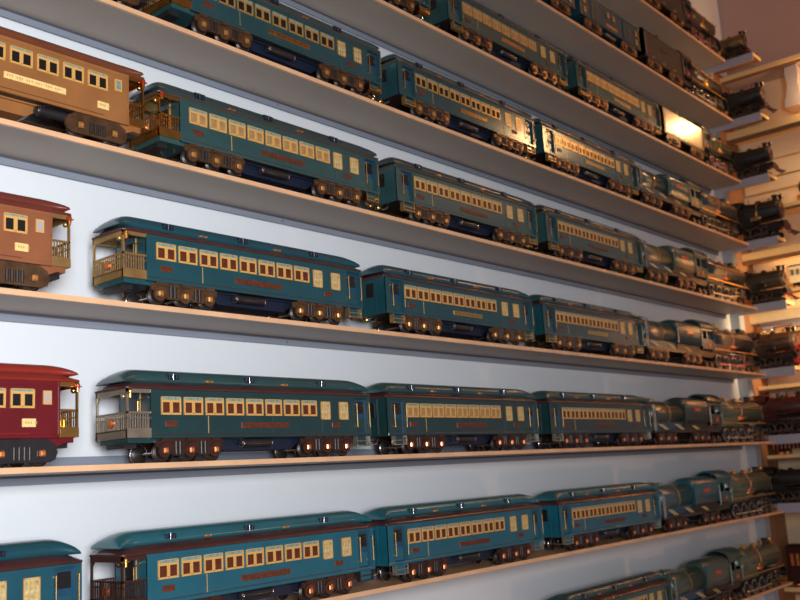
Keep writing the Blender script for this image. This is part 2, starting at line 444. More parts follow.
            # drumhead
            m.cyl((X_(-.0012), 0, .0505), (X_(.0006), 0, .0505), .0062, copper if kind == 'A' else rail, n=16)
            m.cyl((X_(-.0018), 0, .0505), (X_(-.0010), 0, .0505), .0044, railplate, n=16)
        cached('platform_railing', (rail.name, sg, P, kind, body.name), plat, root, (base, 0, 0), label='open end platform with balustrade railing')
        def lantern(m):
            m.cyl((0, 0, 0), (0, 0, .004), .0022, brass, n=10); m.cyl((0, 0, .004), (0, 0, .0085), .0028, lampred if not isl or i == 4 else brass, n=10); m.lathe((0, 0, .0085), (0, 0, 1), [(0, .003), (.0015, .002), (.003, .0004)], brass, n=10)
            m.box(-.008, .004, -.0028, -.001, .0052, .0064, brass)
        cached('marker_lamp', (sg, i == 4), lantern, root, (base+sg*.0030, -HW-.0028, S1-.0125))
        if isl:
            def post(m):
                m.tube([(0, 0, 0), (0, 0, .020), (.012, 0, .026)], .0007, brass)
            cached('door_rail', 'a', post, root, (P-.013, -HW+.008, .056))
    # underframe ---------------------------------------------------
    def box_fn(m):
        m.prism([(-.085, .0), (.085, .0), (.060, -.0165), (-.060, -.0165)], -.018, .018, navy if kind == 'A' else body)
        m.box(-.082, .082, -.022, .022, -.002, 0, navy if kind == 'A' else body)
    cached('under_box', (kind, body.name), box_fn, root, (L/2+.002, 0, S0))
    def tank(m):
        m.lathe((-.0285, 0, 0), (1, 0, 0), [(0, .0005), (.0004, .0040), (.0022, .0056), (.004, .0060), (.053, .0060), (.0548, .0056), (.0566, .004), (.057, .0005)], black, n=14)
        for a in (-.026, .0245): m.lathe((a, 0, 0), (1, 0, 0), [(0, .0061), (.0016, .0061)], steel, n=14)
        for a in (-.018, .018): m.box(a-.001, a+.001, -.001, .010, .002, .0075, ironm)
    cached('air_tank', 'a', tank, root, (L/2-.008 if kind == 'A' else L-.118, -.0245, .0235))
    cx0 = .0940 if six else .093
    truck(root, cx0 if kind == 'A' or left != 'platform' else .075, style, six)
    truck(root, L-.0955 if kind == 'A' else L-.068, style, six)
    for x, sg in ((0, -1), (L, 1)):
        if (sg > 0 and not coup_r) or (left if sg < 0 else right) == 'platform': continue
        def coup(m):
            m.box(0, sg*.012, -.0022, .0022, -.0020, .0010, steel); m.lathe((sg*.0145, 0, -.004), (0, 0, 1), [(0, .0045), (.001, .0050), (.006, .0050), (.007, .0042)], brass if style == 'bronze' else steel, n=12)
            m.tube([(0, -.010, .004), (sg*.006, -.012, -.004), (sg*.012, -.008, -.006)], .0009, steel)
        cached('coupler', (sg, style), coup, root, (x-sg*.002, 0, .0230))
    return root

# ------------------------------------------------------------------ tender and locomotive
def tender(X, i, L, label, body, kind='vanderbilt', plate=redp, trim=oldbrass, accent=None, style='dark'):
    X = X*KX
    root = empty('coal_tender', (X, YC, T(i)), label=label, cat='toy tender', group='coal tenders behind the locomotives')
    acc = accent or body
    k = L/.315
    hw = .0325
    def frame(m):
        m.box(.002, L-.002, -hw+.002, hw-.002, .0285, .0335, ironm, c=.001)
        for sy in (-1, 1): m.box(.002, L-.002, sy*(hw-.002), sy*hw, .0290, .0360, black)
        for n_ in range(3):
            x = (.045+n_*.085)*k
            for sy in (-1, 1):
                for a in (0, .012*k): m.tube([(x+a, sy*(hw-.009), .0500), (x+a+.014*k, sy*(hw+.001), .0370)], .0011, plate_c)
    cached('frame', (L, body.name, trim.name), frame, root)
    if kind == 'vanderbilt':
        def tank(m):
            r = .0315; z = .0745
            m.lathe((.006, 0, z), (1, 0, 0), [(0, 0), (0, r*.90), (.003, r*.98), (.006, r), (L*.62, r), (L*.62, 0)], acc, n=32)
            for x in (.012, L*.30, L*.56): m.lathe((x, 0, z), (1, 0, 0), [(0, r+.0006), (.0022, r+.0006)], trim if x > .02 else body, n=32)
            m.box(.006, L*.60, -.024, .024, .033, .056, doorblue)
        cached('water_tank', (L, acc.name, trim.name), tank, root)
        def hatch(m):
            m.lathe((.030, 0, .1040), (0, 0, 1), [(0, .0135), (.0050, .0135), (.0075, .0115), (.0085, .002)], body, n=18)
            m.tube([(.013, -.020, .1020), (.015, -.010, .1120), (.016, 0, .1150), (.015, .010, .1120), (.013, .020, .1020)], .0012, trim)
            m.tube([(.050, -.018, .1035), (.052, -.008, .1110), (.052, .008, .1110), (.050, .018, .1035)], .0012, trim)
        cached('hatch', (body.name, trim.name), hatch, root)
        def bunker(m):
            x0, x1 = L*.54, L-.004
            sec = lambda w, zt: [(-w, .054), (-w, zt-.020)] + [(-w*math.cos(a), zt-.020+.020*math.sin(a)) for a in [PI*j/10 for j in range(1, 10)]] + [(w, zt-.020), (w, .054)]
            rings = [[(x, y, z) for y, z in sec(w, zt)] for x, w, zt in ((x0, .0305, .1075), (x0+.008, .0325, .1150), (x0+.022, .0335, .1178), (x1, .0335, .1178))]
            m.loft(rings, acc, True, True, True)
            m.box(x0+.004, x1-.002, -.0270, .0270, .034, .0545, ironm)
            m.box(x0+.002, x0+.006, -.0340, .0340, .054, .095, body)
            m.box(x1-.0035, x1, -.0342, .0342, .054, .100, body)
        cached('coal_bunker', (L, acc.name, body.name), bunker, root)
        cached('number_plate', (plate.name,), lambda m: (m.box(-.018, .018, -.0010, .0008, 0, .0088, plate, c=.0004), m.box(-.015, .015, -.0014, -.0009, .0028, .0060, oldbrass if plate is not plate_o else redp)), root, (L*.77, -.0337, .0800))
    else:
        zt = .108 if kind == 'box' else .112
        def tank(m):
            sec = [(-hw, .036), (-hw, zt-.008), (-hw+.002, zt-.003), (-hw+.007, zt), (hw-.007, zt), (hw-.002, zt-.003), (hw, zt-.008), (hw, .036)]
            m.loft([[(x, y, z) for y, z in sec] for x in (.004, L-.006)], acc, True, True, False)
            for x in (.004, L-.008): m.loft([[(a, y*1.015, z+.0004*(z > .05)) for y, z in sec] for a in (x, x+.0022)], trim)
            for sy in (-1, 1): m.box(.008, L-.010, sy*hw, sy*(hw+.0006), .0400, .0412, trim)
        cached('water_tank', (L, acc.name, kind), tank, root)
        def coal(m):
            for _ in range(40):
                x, y = random.uniform(L*.45, L*.92), random.uniform(-.020, .020)
                m.ball((x, y, zt+.001), random.uniform(.004, .007), black, n=4)
            m.box(L*.42, L*.44, -.026, .026, zt-.002, zt+.010, acc)
        cached('coal_load', (L, kind), coal, root)
        cached('number_plate', (plate.name, kind), lambda m: (m.box(-.020, .020, -.0010, .0008, 0, .0060, plate), m.box(-.016, .016, -.0013, -.0009, .002, .004, ironm)), root, (L*.5, -hw, .072))
    def ladder(m):
        for a in (0, .007): m.cyl((a, -.0015, .034), (a, -.0015, .095), .0009, nickel, n=6)
        for z in (.045, .056, .067, .078, .088): m.cyl((0, -.0015, z), (.007, -.0015, z), .0007, nickel, n=6)
    cached('ladder', 'a', ladder, root, (.003, -hw, 0))
    cached('grab_rail', 'a', lambda m: (m.cyl((0, -.003, 0), (0, -.003, .045), .0009, nickel, n=6), m.cyl((0, .001, .001), (0, -.003, .001), .0009, nickel, n=6), m.cyl((0, .001, .044), (0, -.003, .044), .0009, nickel, n=6)), root, (L-.006, -hw-.001, .045))
    big = L > .29
    truck(root, .066 if big else .055, style, big)
    truck(root, L-.066 if big else L-.055, style, big)
    return root

def loco(X, Y, Z, L, label, body, boiler, trim, H=1.0, rz=0.0, wheels=4, plate=redp, group='steam locomotives at the head of each train', runm=None, extra=None, name='steam_locomotive', bandm=None, lens=None):
    """Front of engine at +x."""
    root = empty(name, (X, Y, Z), rz, label=label, cat='toy locomotive', group=group)
    runm = runm or black; bandm = bandm or copper; steel = nickel_d if rz else MATS['bright_steel']; cowm = mat('dark_red_cowcatcher', (0.16, 0.012, 0.010), .4, noise=.2)
    key = (L, H, body.name, boiler.name, trim.name, wheels, plate.name, runm.name, bandm.name)
    h = lambda v: v*H
    hw = h(.0300)
    zc, r = h(.0850), h(.0318)
    cabL = .19*L
    # boiler
    def boil(m):
        x0 = cabL*.9; x1 = L*.90
        m.lathe((x0, 0, zc), (1, 0, 0), [(0, 0), (0, r*1.06), (L*.18, r*1.06), (L*.26, r*.98), (x1-x0-.006, r*.95), (x1-x0, r*.86), (x1-x0, 0)], boiler, n=32)
        m.box(x0, L*.46, -h(.0285), h(.0285), h(.045), h(.082), boiler)
    cached('boiler', key, boil, root)
    def bands(m):
        for f in (.52,):
            m.lathe((L*f, 0, zc), (1, 0, 0), [(0, r*.995), (.0003, r*1.015), (h(.0028), r*1.015), (h(.003), r*.995)], bandm, n=32)
    cached('boiler_band', key, bands, root)
    def cab(m):
        t = h(.0014); zt = h(.108)
        for sy in (-1, 1):
            m.box(.002, cabL, sy*hw, sy*(hw-t), h(.050), h(.076), body)
            m.box(.002, cabL, sy*hw, sy*(hw-t), h(.098), zt, body)
            for a in (.002, cabL*.42, cabL*.90): m.box(a, a+cabL*.10, sy*hw, sy*(hw-t), h(.076), h(.098), body)
        m.box(cabL-t, cabL, -hw, hw, h(.050), zt, body)
        n = 12
        rings = []
        for x, g in ((-.006*H, .97), (.0, 1.0), (cabL, 1.0), (cabL+.010*H, .93)):
            rr = [(x, (hw+.003)*g*math.cos(PI-PI*j/n), zt-.002+(h(.024))*g*math.sin(PI*j/n)) for j in range(n+1)]
            rr += [(x, (hw+.001)*g*math.cos(PI*j/n), zt-.004+(h(.022))*g*math.sin(PI*j/n)) for j in range(n+1)]
            rings.append(rr)
        m.loft(rings, body, True, True, True)
        m.box(.004, cabL-.002, -hw+.002, hw-.002, h(.048), h(.051), ironm)
        m.box(cabL-.008*H, cabL-t, -hw*.6, hw*.6, h(.05), h(.09), ironm)
    cached('cab', key, cab, root)
    cached('number_plate', key, lambda m: (m.box(-h(.0075), h(.0075), -.0012, .0006, -h(.0055), h(.0055), plate, c=.0008), m.box(-h(.005), h(.005), -.0016, -.0011, -h(.002), h(.002), trim)), root, (cabL*.55, -hw, h(.060)))
    for a in (.0, cabL*.93):
        cached('cab_handrail', key, lambda m: m.cyl((.001, -.0024, h(.050)), (.001, -.0024, h(.094)), h(.0009), nickel, n=6), root, (a, -hw, 0))
    def dome(m):
        m.lathe((0, 0, 0), (0, 0, 1), [(0, h(.0125)), (h(.003), h(.0098)), (h(.007), h(.0090)), (h(.0095), h(.0065)), (h(.0108), h(.002))], trim if H == 1.0 else runm, n=18)
    for f in ((.42, .60) if L > .3 else (.52,)): cached('steam_dome', key, dome, root, (L*f, 0, zc+r*.86))
    def stack(m):
        m.lathe((0, 0, 0), (0, 0, 1), [(0, h(.0110)), (h(.003), h(.0075)), (h(.012), h(.0068)), (h(.0145), h(.0090)), (h(.0175), h(.0092)), (h(.0175), h(.006)), (h(.008), h(.0055))], runm, n=18)
    cached('smokestack', key, stack, root, (L*.82, 0, zc+r*.85))
    def bell(m):
        m.lathe((0, 0, h(.002)), (0, 0, 1), [(0, h(.0045)), (h(.002), h(.0034)), (h(.005), h(.0026)), (h(.0068), h(.001))], brass, n=14)
        m.tube([(0, -h(.0055), -h(.002)), (0, -h(.0055), h(.006)), (0, 0, h(.0105)), (0, h(.0055), h(.006)), (0, h(.0055), -h(.002))], h(.0008), brass)
    cached('bell', key, bell, root, (L*.72, 0, zc+r*.98))
    def whistle(m):
        m.lathe((0, 0, 0), (0, 0, 1), [(0, h(.0012)), (h(.006), h(.0014)), (h(.007), h(.0024)), (h(.013), h(.0024)), (h(.0145), h(.0008))], brass, n=10)
    cached('whistle', key, whistle, root, (L*.36, -h(.006), zc+r*.95))
    def front(m):
        m.lathe((0, 0, 0), (1, 0, 0), [(0, r*.88), (h(.002), r*.88), (h(.004), r*.74), (h(.006), r*.30), (h(.007), 0)], runm, n=28)
        m.lathe((h(.004), 0, 0), (1, 0, 0), [(0, r*.62), (h(.0014), r*.62), (h(.0016), r*.52)], trim, n=28)
        for a in range(8):
            q = 2*PI*a/8; m.ball((h(.003), r*.76*math.cos(q), r*.76*math.sin(q)), h(.0014), trim, n=5)
        m.cyl((h(.006), 0, 0), (h(.0085), 0, 0), h(.005), plate, n=14)
    cached('smokebox_door', key, front, root, (L*.90, 0, zc))
    def lamp(m):
        m.lathe((0, 0, 0), (1, 0, 0), [(0, h(.003)), (h(.002), h(.0062)), (h(.010), h(.0066)), (h(.0125), h(.0078)), (h(.0125), h(.006))], brass if H == 1.0 else runm, n=16)
        m.lathe((h(.0122), 0, 0), (1, 0, 0), [(0, h(.0062)), (h(.0012), h(.004)), (h(.0016), 0)], lens or cream_m, n=16)
        m.box(h(.002), h(.008), -h(.003), h(.003), -h(.012), -h(.004), runm)
    cached('headlight', key, lamp, root, (L*.885, 0, zc+r*1.0+h(.0060)))
    # running boards, rails, pipes
    def board(m):
        for sy in (-1, 1):
            m.box(cabL, L*.93, sy*(hw-.010*H), sy*(hw+.001), h(.0520), h(.0540), runm)
            m.box(cabL, L*.93, sy*(hw+.0004), sy*(hw+.0014), h(.0508), h(.0548), trim if L > .3 else runm)
            m.prism([(L*.93, h(.054)), (L*.985, h(.036)), (L*.985, h(.033)), (L*.925, h(.0515))], sy*(hw-.010*H), sy*(hw+.001), runm)
        m.box(.004, L*.97, -h(.020), h(.020), h(.030), h(.046), runm)
        m.box(L*.955, L*.985, -hw, hw, h(.027), h(.037), runm)
    cached('running_board', key, board, root)
    def hrail(m):
        for sy in (-1, 1):
            m.cyl((cabL, sy*(r*1.04), zc+h(.008)), (L*.88, sy*(r*1.0), zc+h(.008)), h(.0010), trim, n=6)
            for f in (.3, .45, .6, .75, .87): m.cyl((L*f, sy*r*.9, zc+h(.008)), (L*f, sy*r*1.07, zc+h(.008)), h(.0013), trim, n=6)
    cached('boiler_handrail', key, hrail, root)
    def feed(m):
        for sy in (-1,):
            m.lathe((-h(.017), sy*(hw-.003), 0), (1, 0, 0), [(0, 0), (h(.001), h(.005)), (h(.004), h(.0064)), (h(.030), h(.0064)), (h(.033), h(.005)), (h(.034), 0)], bandm, n=14)
            m.tube([(0, sy*(hw-.003), h(.005)), (h(.002), sy*(hw-.001), h(.016)), (h(.001), sy*(hw-.006), h(.030))], h(.0018), bandm)
            m.tube([(h(.017), sy*(hw-.003), 0), (h(.045), sy*(hw-.004), h(.004)), (h(.075), sy*(hw-.006), h(.018))], h(.0013), trim)
    cached('feedwater_heater', key, feed, root, (L*.50, 0, h(.0640)))
    def chest(m):
        for sy in (-1,):
            m.box(-h(.017), h(.017), sy*h(.014), sy*(hw+.001), h(.008), h(.024), runm, c=.002)
            m.cyl((-h(.019), sy*(hw-.006*H), h(.004)), (h(.019), sy*(hw-.006*H), h(.004)), h(.0078), runm, n=16)
            for a in (-h(.019), h(.0182)): m.cyl((a, sy*(hw-.006*H), h(.004)), (a+.001, sy*(hw-.006*H), h(.004)), h(.0085), trim, n=16)
    cached('steam_chest', key, chest, root, (L*.795, 0, h(.0200)))
    R = h(.0190)
    x0, x1 = L*.26, L*.66
    xs = [x0+(x1-x0)*k/(wheels-1) for k in range(wheels)]
    if wheels >= 4: R = min(R, (xs[1]-xs[0])*.46)
    def dw(sy):
        def fn(m):
            q = sy
            m.lathe((0, 0, 0), (0, q, 0), [(-.002, R*1.06), (0, R*1.06), (0, R), (.0030, R), (.0030, R*.82), (.0016, R*.80), (.0016, R*.30), (.0036, R*.28), (.0036, 0)], runm, n=24)
            m.lathe((0, q*.0026, 0), (0, q, 0), [(0, R*.99), (.0006, R*.97), (.0006, R*.84), (0, R*.82)], steel, n=24)
            for a in range(8):
                c_, s_ = math.cos(2*PI*a/8), math.sin(2*PI*a/8)
                m.cyl((c_*R*.2, q*.0026, s_*R*.2), (c_*R*.84, q*.0026, s_*R*.84), R*.07, redp if L < .3 and rz == 0 else runm, n=5)
            m.box(-R*.5, R*.5, q*.0015, q*.0032, -R*.80, -R*.50, runm)
        return fn
    for x in xs:
        for sy in (-1, 1): cached('driving_wheel', (sy,)+key, dw(sy), root, (x, sy*(hw-.0075*H), R*1.06))
    def rods(m):
        for sy in (-1,):
            y0, y1 = sy*(hw-.0030*H), sy*(hw-.0012*H)
            z = R*1.06-R*.35
            m.box(xs[0]-.005*H, xs[-1]+.005*H, y0, y1, z-h(.0017), z+h(.0017), steel)
            for x in xs: m.cyl((x, y0-sy*.001, z), (x, y1+sy*.0012, z), h(.0032), brass if L > .3 else steel, n=12)
            m.prism([(xs[-2], z-.0012), (L*.76, h(.022)), (L*.76, h(.0255)), (xs[-2], z+.0015)], y1, y1+sy*.0014, steel)
            m.prism([(xs[-1], z), (xs[-1]+.002, z+.001), (L*.70, h(.044)), (L*.69, h(.046))], y1, y1+sy*.0010, trim)
            m.box(L*.64, L*.76, y0, y1, h(.030), h(.0325), steel)
    cached('side_rods', key, rods, root)
    def small(m):
        rr = h(.0085)
        for sy in (-1, 1): m.lathe((0, sy*h(.020), 0), (0, sy, 0), [(0, rr*1.15), (.0015, rr*1.15), (.0015, rr), (.004, rr), (.004, rr*.7), (.003, rr*.6), (.004, 0)], runm, n=18)
        for sy in (-1, 1): m.cyl((0, sy*(h(.020)+.0038), 0), (0, sy*(h(.020)+.005), 0), rr*.35, trim, n=10)
        m.cyl((0, -h(.02), 0), (0, h(.02), 0), h(.002), steel, n=8)
    ls = (.07, .15, .765, .86) if L > .3 else (.12, .80)
    for f in ls: cached('pilot_wheel', key, small, root, (L*f, 0, h(.0098)))
    def pilot(m):
        n = 9
        for k in range(n+1):
            y = -hw*.95+2*hw*.95*k/n
            tip = 1-abs(2*k/n-1)
            m.cyl((0, y, h(.026)), (h(.010)+h(.026)*tip, y*.75, h(.004)), h(.0013), cowm if rz else trim, n=6)
        m.tube([(h(.010), -hw*.72, h(.0042)), (h(.036), 0, h(.0042)), (h(.010), hw*.72, h(.0042))], h(.0018), runm)
        m.box(-h(.004), h(.002), -hw, hw, h(.022), h(.034), cowm if rz else runm)
    cached('cowcatcher', key, pilot, root, (L*.965, 0, 0))
    return root

# ------------------------------------------------------------------ colours of each train; lighting differences between teal rows painted into the enamels
C = {
 0: enamel('deep_sea_green_enamel', (0.028, 0.085, 0.080)),
 1: enamel('bright_lit_teal_enamel', (0.010, 0.105, 0.150)),
 2: enamel('dim_lit_teal_enamel', (0.012, 0.042, 0.045)),
 3: enamel('blue_lit_teal_enamel', (0.010, 0.064, 0.080)),
 4: enamel('grey_lit_teal_enamel', (0.028, 0.074, 0.076)),
 5: enamel('glossy_teal_enamel', (0.026, 0.095, 0.110), .22, .5, .35),
 6: enamel('sage_teal_enamel', (0.036, 0.100, 0.100), .22, .5, .35),
 7: enamel('marine_blue_enamel', (0.016, 0.070, 0.100), .25, .4, .2),
}
ROOF = {
 0: enamel('teal_roof_enamel', (0.022, 0.070, 0.075)),
 1: enamel('light_teal_roof', (0.014, 0.100, 0.125)),
 2: enamel('grey_green_roof', (0.020, 0.062, 0.066)),
 3: enamel('ocean_roof', (0.010, 0.060, 0.080)),
 4: enamel('smoky_teal_roof', (0.028, 0.050, 0.050)),
 5: enamel('shadow_teal_roof', (0.030, 0.060, 0.065)),
}
lower_b = enamel('dark_brown_eave', (0.060, 0.020, 0.020))
lower_g = enamel('dark_olive_eave', (0.060, 0.045, 0.035))
boilg   = enamel('grey_green_boiler', (0.115, 0.150, 0.105), .3, .2, .2)
boilg2  = enamel('olive_green_boiler', (0.085, 0.095, 0.055), .28, .3, .35)
boils   = enamel('slate_boiler', (0.050, 0.062, 0.070), .3, .3, .3)

G = 'teal passenger cars on the train shelves'
rowdesc = {1: 'bright-lit teal', 2: 'dim-lit teal', 3: 'blue-lit teal', 4: 'grey-lit teal', 5: 'glossy teal', 6: 'sage teal', 7: 'marine blue'}  # same teal cars, told apart by the light put into their colour
place = {1: 'on the shelf below the maroon car', 2: 'on the same shelf as the maroon car', 3: 'on the same shelf as the rust-brown car', 4: 'on the same shelf as the orange-tan car',
 5: 'on the shelf above the orange-tan car', 6: 'on the shelf with the polished pale tender', 7: 'on the second shelf from the ceiling'}
starts = {1: (.6600, 1.1290, 1.6300), 2: (.6680, 1.1442, 1.6270), 3: (.6640, 1.1575, 1.6350), 4: (.7205, 1.2020, 1.6770), 5: (.7430, 1.2240, 1.6980), 6: (.8960, 1.3880, 1.8720)}
raild = {1: truckb, 2: nickel, 3: oldbrass, 4: brass, 5: brass, 6: brass}
railn = {1: 'dark brown', 2: 'dull nickel', 3: 'aged brass', 4: 'bright brass', 5: 'brass', 6: 'brass'}
panes = {1: pane_b, 2: pane_b, 3: pane_b, 4: pane_t, 5: pane_d, 6: pane_t}
for i in range(1, 7):
    a, b, c = starts[i]
    kw = dict(body=C[i], clere=ROOF[min(i, 5)], lower=lower_b if i <= 3 else lower_g, pane=panes[i], style='dark' if i <= 2 else 'bronze', rail=raild[i],
              fr=frame_y if i <= 4 else frame_g, plate=plate_r if i <= 4 else plate_g, railplate=plate_o if i >= 2 else plate_r)
    car('observation_car', a, i, '%s observation car, %s railing, %s' % (rowdesc[i], railn[i], place[i]), 'teal observation cars ending each train', left='platform', L=.4365, **kw)
    kw2 = dict(kw); kw2['rail'] = oldbrass if i > 2 else nickel
    if i in (2,): kw2['pane'] = pane_t
    if i in (3,): kw2['plate'] = plate_g
    if i == 4: kw2['pane'] = pane_b
    car('passenger_car', b, i, '%s passenger car behind the observation car, %s' % (rowdesc[i], place[i]), G, L=.4400, **kw2)
    kw3 = dict(kw2); kw3['pane'] = pane_b if i != 6 else pane_t
    car('passenger_car', c, i, '%s passenger car coupled to the tender, %s' % (rowdesc[i], place[i]), G, L=.4330, **kw3)
# second shelf from the ceiling: shorter cars
def short_car(X, i, label, L=.308):
    X = X*KX
    root = empty('baggage_car', (X, YC, T(i)), label=label, cat='toy train car', group='short blue cars high on the wall')
    bm_ = C[7]
    def bodyfn(m):
        m.box(0, L, -HW, HW, S0, S1, bm_, c=.001)
        for sy in (-1, 1):
            m.box(0, L, sy*HW, sy*(HW+.001), S0, S0+.004, bm_)
            for x in (.052, L-.052-.040):
                m.box(x, x+.040, sy*HW, sy*(HW+.0016), S0+.004, S1-.006, C[6]); m.box(x+.0195, x+.0205, sy*HW, sy*(HW+.0022), S0+.004, S1-.006, lower_g)
            for x in (.004, L-.0052): m.box(x, x+.0012, sy*HW, sy*(HW+.0012), S0, S1, frame_g)
    cached('body', 'bag', bodyfn, root)
    def lowfn(m):
        rings = []
        for x, g in ((-.004, .2), (.02, .8), (.05, 1), (L-.05, 1), (L-.02, .8), (L+.004, .2)):
            rings.append([(x, -(HW+.003), S1-.001)]+[(x, (HW+.003)*(-1+2*j/12), S1+.001+.018*g*(1-abs(-1+2*j/12)**2.4)) for j in range(13)]+[(x, HW+.003, S1-.001)])
        m.loft(rings, ROOF[5], True, True, True)
    cached('roof', 'bag', lowfn, root)
    def gw(m): m.box(0, .0115, -.0012, .0004, 0, .0135, frame_g, c=.0005); m.box(.0024, .0091, -.0016, -.0010, .0026, .0108, plate_g)
    for x in (.014, .132, .160, L-.028):
        cached('window', 'bag', gw, root, (x, -HW-.0014, .064))
    for x in (.014, L-.028): cached('door_plate', 'bag', gw, root, (x, -HW-.0014, .040))
    cached('name_plate', 'bag', lambda m: (m.box(-.030, .030, -.0012, .0004, 0, .0078, plate_g, c=.0005), m.box(-.026, .026, -.0016, -.001, .0028, .005, plate_g)), root, (L/2, -HW, .040))
    def tank(m): m.lathe((-.0285, 0, 0), (1, 0, 0), [(0, .0005), (.0022, .0056), (.004, .0060), (.053, .0060), (.0548, .0056), (.057, .0005)], black, n=14)
    cached('air_tank', 'b', tank, root, (L/2, -.0245, .0225))
    cached('under_box', 'bag', lambda m: m.prism([(-.06, 0), (.06, 0), (.045, -.014), (-.045, -.014)], -.018, .018, navy), root, (L/2, 0, S0))
    truck(root, .062, 'bronze', False); truck(root, L-.062, 'bronze', False)
short_car(1.923, 7, 'short marine blue car with brass-framed windows, coupled to a black tender')
short_car(1.588, 7, 'short marine blue car, partly cut off, farther from the black tender')

# bottom shelf: the one car whose roof shows
car('passenger_car', 1.642, 0, 'deep green car on the lowest shelf, mostly its roof showing', G, C[0], ROOF[0], lower_b, L=.4330, style='dark')

# tenders and locomotives of the long shelves
TX = {0: 2.092, 1: 2.080, 2: 2.078, 3: 2.086, 4: 2.126, 5: 2.145}
trimr = {0: oldbrass, 1: oldbrass, 2: oldbrass, 3: oldbrass, 4: oldbrass, 5: brass}
bo = {0: boilg, 1: boilg, 2: boilg, 3: boils, 4: boils, 5: boils}
for i in range(0, 6):
    L = .325 if i < 4 else .300
    where = place.get(i, 'on the lowest shelf')
    tender(TX[i], i, L, '%s round-tanked tender, %s' % (rowdesc.get(i, 'deep green'), where), C[i], accent=C[i] if i in (3, 5) else enamel('tank_green_%d' % i, tuple(c*.9+.012 for c in C[i].node_tree.nodes['Principled BSDF'].inputs['Base Color'].default_value[:3])),
           plate=redp if i not in (4, 5) else plate_o, trim=trimr[i], style='dark' if i <= 2 else 'bronze')
    xl = TX[i]+L+.008
    loco(xl*KX, YC, T(i), (2.832-xl)*KX, 'steam locomotive with banded boiler, %s' % where, C[i], bo[i], brass if i > 3 else oldbrass, plate=redp if i != 5 else plate_o, wheels=4)
tender(2.3265, 6, .262, 'boxy pale metal tender glaring in the lamp light', C[6], 'box', plate=silver, trim=oldbrass, accent=silver, style='bronze')
loco(2.596*KX, YC, T(6), .240, 'brass-trimmed sage green locomotive in front of the glaring pale tender', C[6], boilg2, brass, wheels=3, H=.999, bandm=brass)
tender(2.262, 7, .240, 'boxy black tender on the second shelf from the ceiling', black, 'tall', plate=ironm, trim=ironm, accent=mat('dusty_black_enamel', (.045, .030, .020), .4, noise=.2), style='bronze')
loco(2.510*KX, YC, T(7), .322, 'black locomotive with gleaming copper pipes, second shelf from the ceiling', black, black, brass, wheels=4, bandm=brass)
tender(2.300, 8, .262, 'boxy black tender on the topmost shelf', black, 'tall', plate=ironm, trim=ironm, accent=MATS['dusty_black_enamel'], style='bronze')
loco(2.570*KX, YC, T(8), .262, 'black locomotive with steel rods on the topmost shelf', black, MATS['dusty_black_enamel'], oldbrass, wheels=3, bandm=oldbrass, H=1.001)

# cars of the neighbouring trains at the near end of the shelves
NG = 'cars of the neighbouring trains cut off by the picture edge'
kwB = dict(kind='B', s0=.0315, s1=.0965, left='vestibule', right='platform', six=False, nwin=10, pane=pane_d, fr=frame_y)
car('observation_car', .6035-.436, 2, 'maroon car with red roof and brass end platform', NG, maroonm, redroof, redroof, rail=brass, style='dark', win0=.436-.0235-.0615-.0335*9, pitch=.0335, **kwB)
car('observation_car', .5925-.436, 3, 'rust-brown car with dark red roof and brass end platform', NG, rustm, rustroof, rustroof, rail=oldbrass, style='bronze', win0=.436-.0235-.0615-.0335*9, pitch=.0335, **kwB)
car('observation_car', .6980-.436, 4, 'long orange-tan car with cream name plate and gold end platform', NG, tanm, tanroof, tanroof, coup_r=False, rail=brass, style='bronze', win0=.436-.0235-.0615-.0335*9, pitch=.0335, longplate=True, **dict(kwB, s0=.0315, s1=.1010))
car('observation_car', .7200-.436, 5, 'brown car end with gold platform, cut off above the orange-tan car', NG, tanroof, tanroof, tanroof, coup_r=False, rail=brass, style='bronze', win0=.436-.0235-.0615-.0335*9, pitch=.0335, **kwB)
car('passenger_car', .6075-.436, 1, 'dark teal car alone, its end facing the bright-lit teal observation car', NG, enamel('dim_teal_enamel', (0.010, 0.075, 0.105)), ROOF[3], lower_b, L=.436, style='dark')

# ------------------------------------------------------------------ corner ledges with engines pointing out of the corner
def ledge(i):
    zt = T(i)+.0185
    t = empty('corner_ledge', (2.885, 0, zt), label='short mauve-grey corner ledge, level with the %s' % names_row[i], cat='shelf', group='short corner ledges')
    cached('fascia', 'l', lambda m: m.box(0, .004, .931, 1.0760, -.0265, 0, ledge_m), t)
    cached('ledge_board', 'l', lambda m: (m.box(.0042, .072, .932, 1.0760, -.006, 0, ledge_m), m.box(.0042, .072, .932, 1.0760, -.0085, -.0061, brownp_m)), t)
    cached('end_cap', 'l', lambda m: m.box(.0042, .072, .9305, .9318, -.010, 0, warmsh_m), t)
    return zt
eng = {1: (mat('matt_black', (.014,.011,.010), .5, noise=.2), 'black engine with maroon parts', .155, .82), 2: (mat('maroon_black', (.07, .012, .010), .4, noise=.3), 'maroon-black engine', .165, .95), 3: (mat('brown_black', (.075, .030, .014), .4, noise=.3), 'brown-black engine', .155, .92),
       4: (mat('dark_olive_black', (.050, .032, .014), .4, noise=.3), 'dark olive engine', .150, .86), 5: (MATS['matt_black'], 'tall black engine with brass pipes', .170, 1.03), 6: (MATS['matt_black'], 'squat black engine with red cowcatcher', .160, .82),
       7: (MATS['matt_black'], 'black engine with brass headlight', .160, .82), 8: (mat('dim_olive_brass', (.22, .13, .05), .4, .5, noise=.3), 'olive and brass engine', .125, .72)}
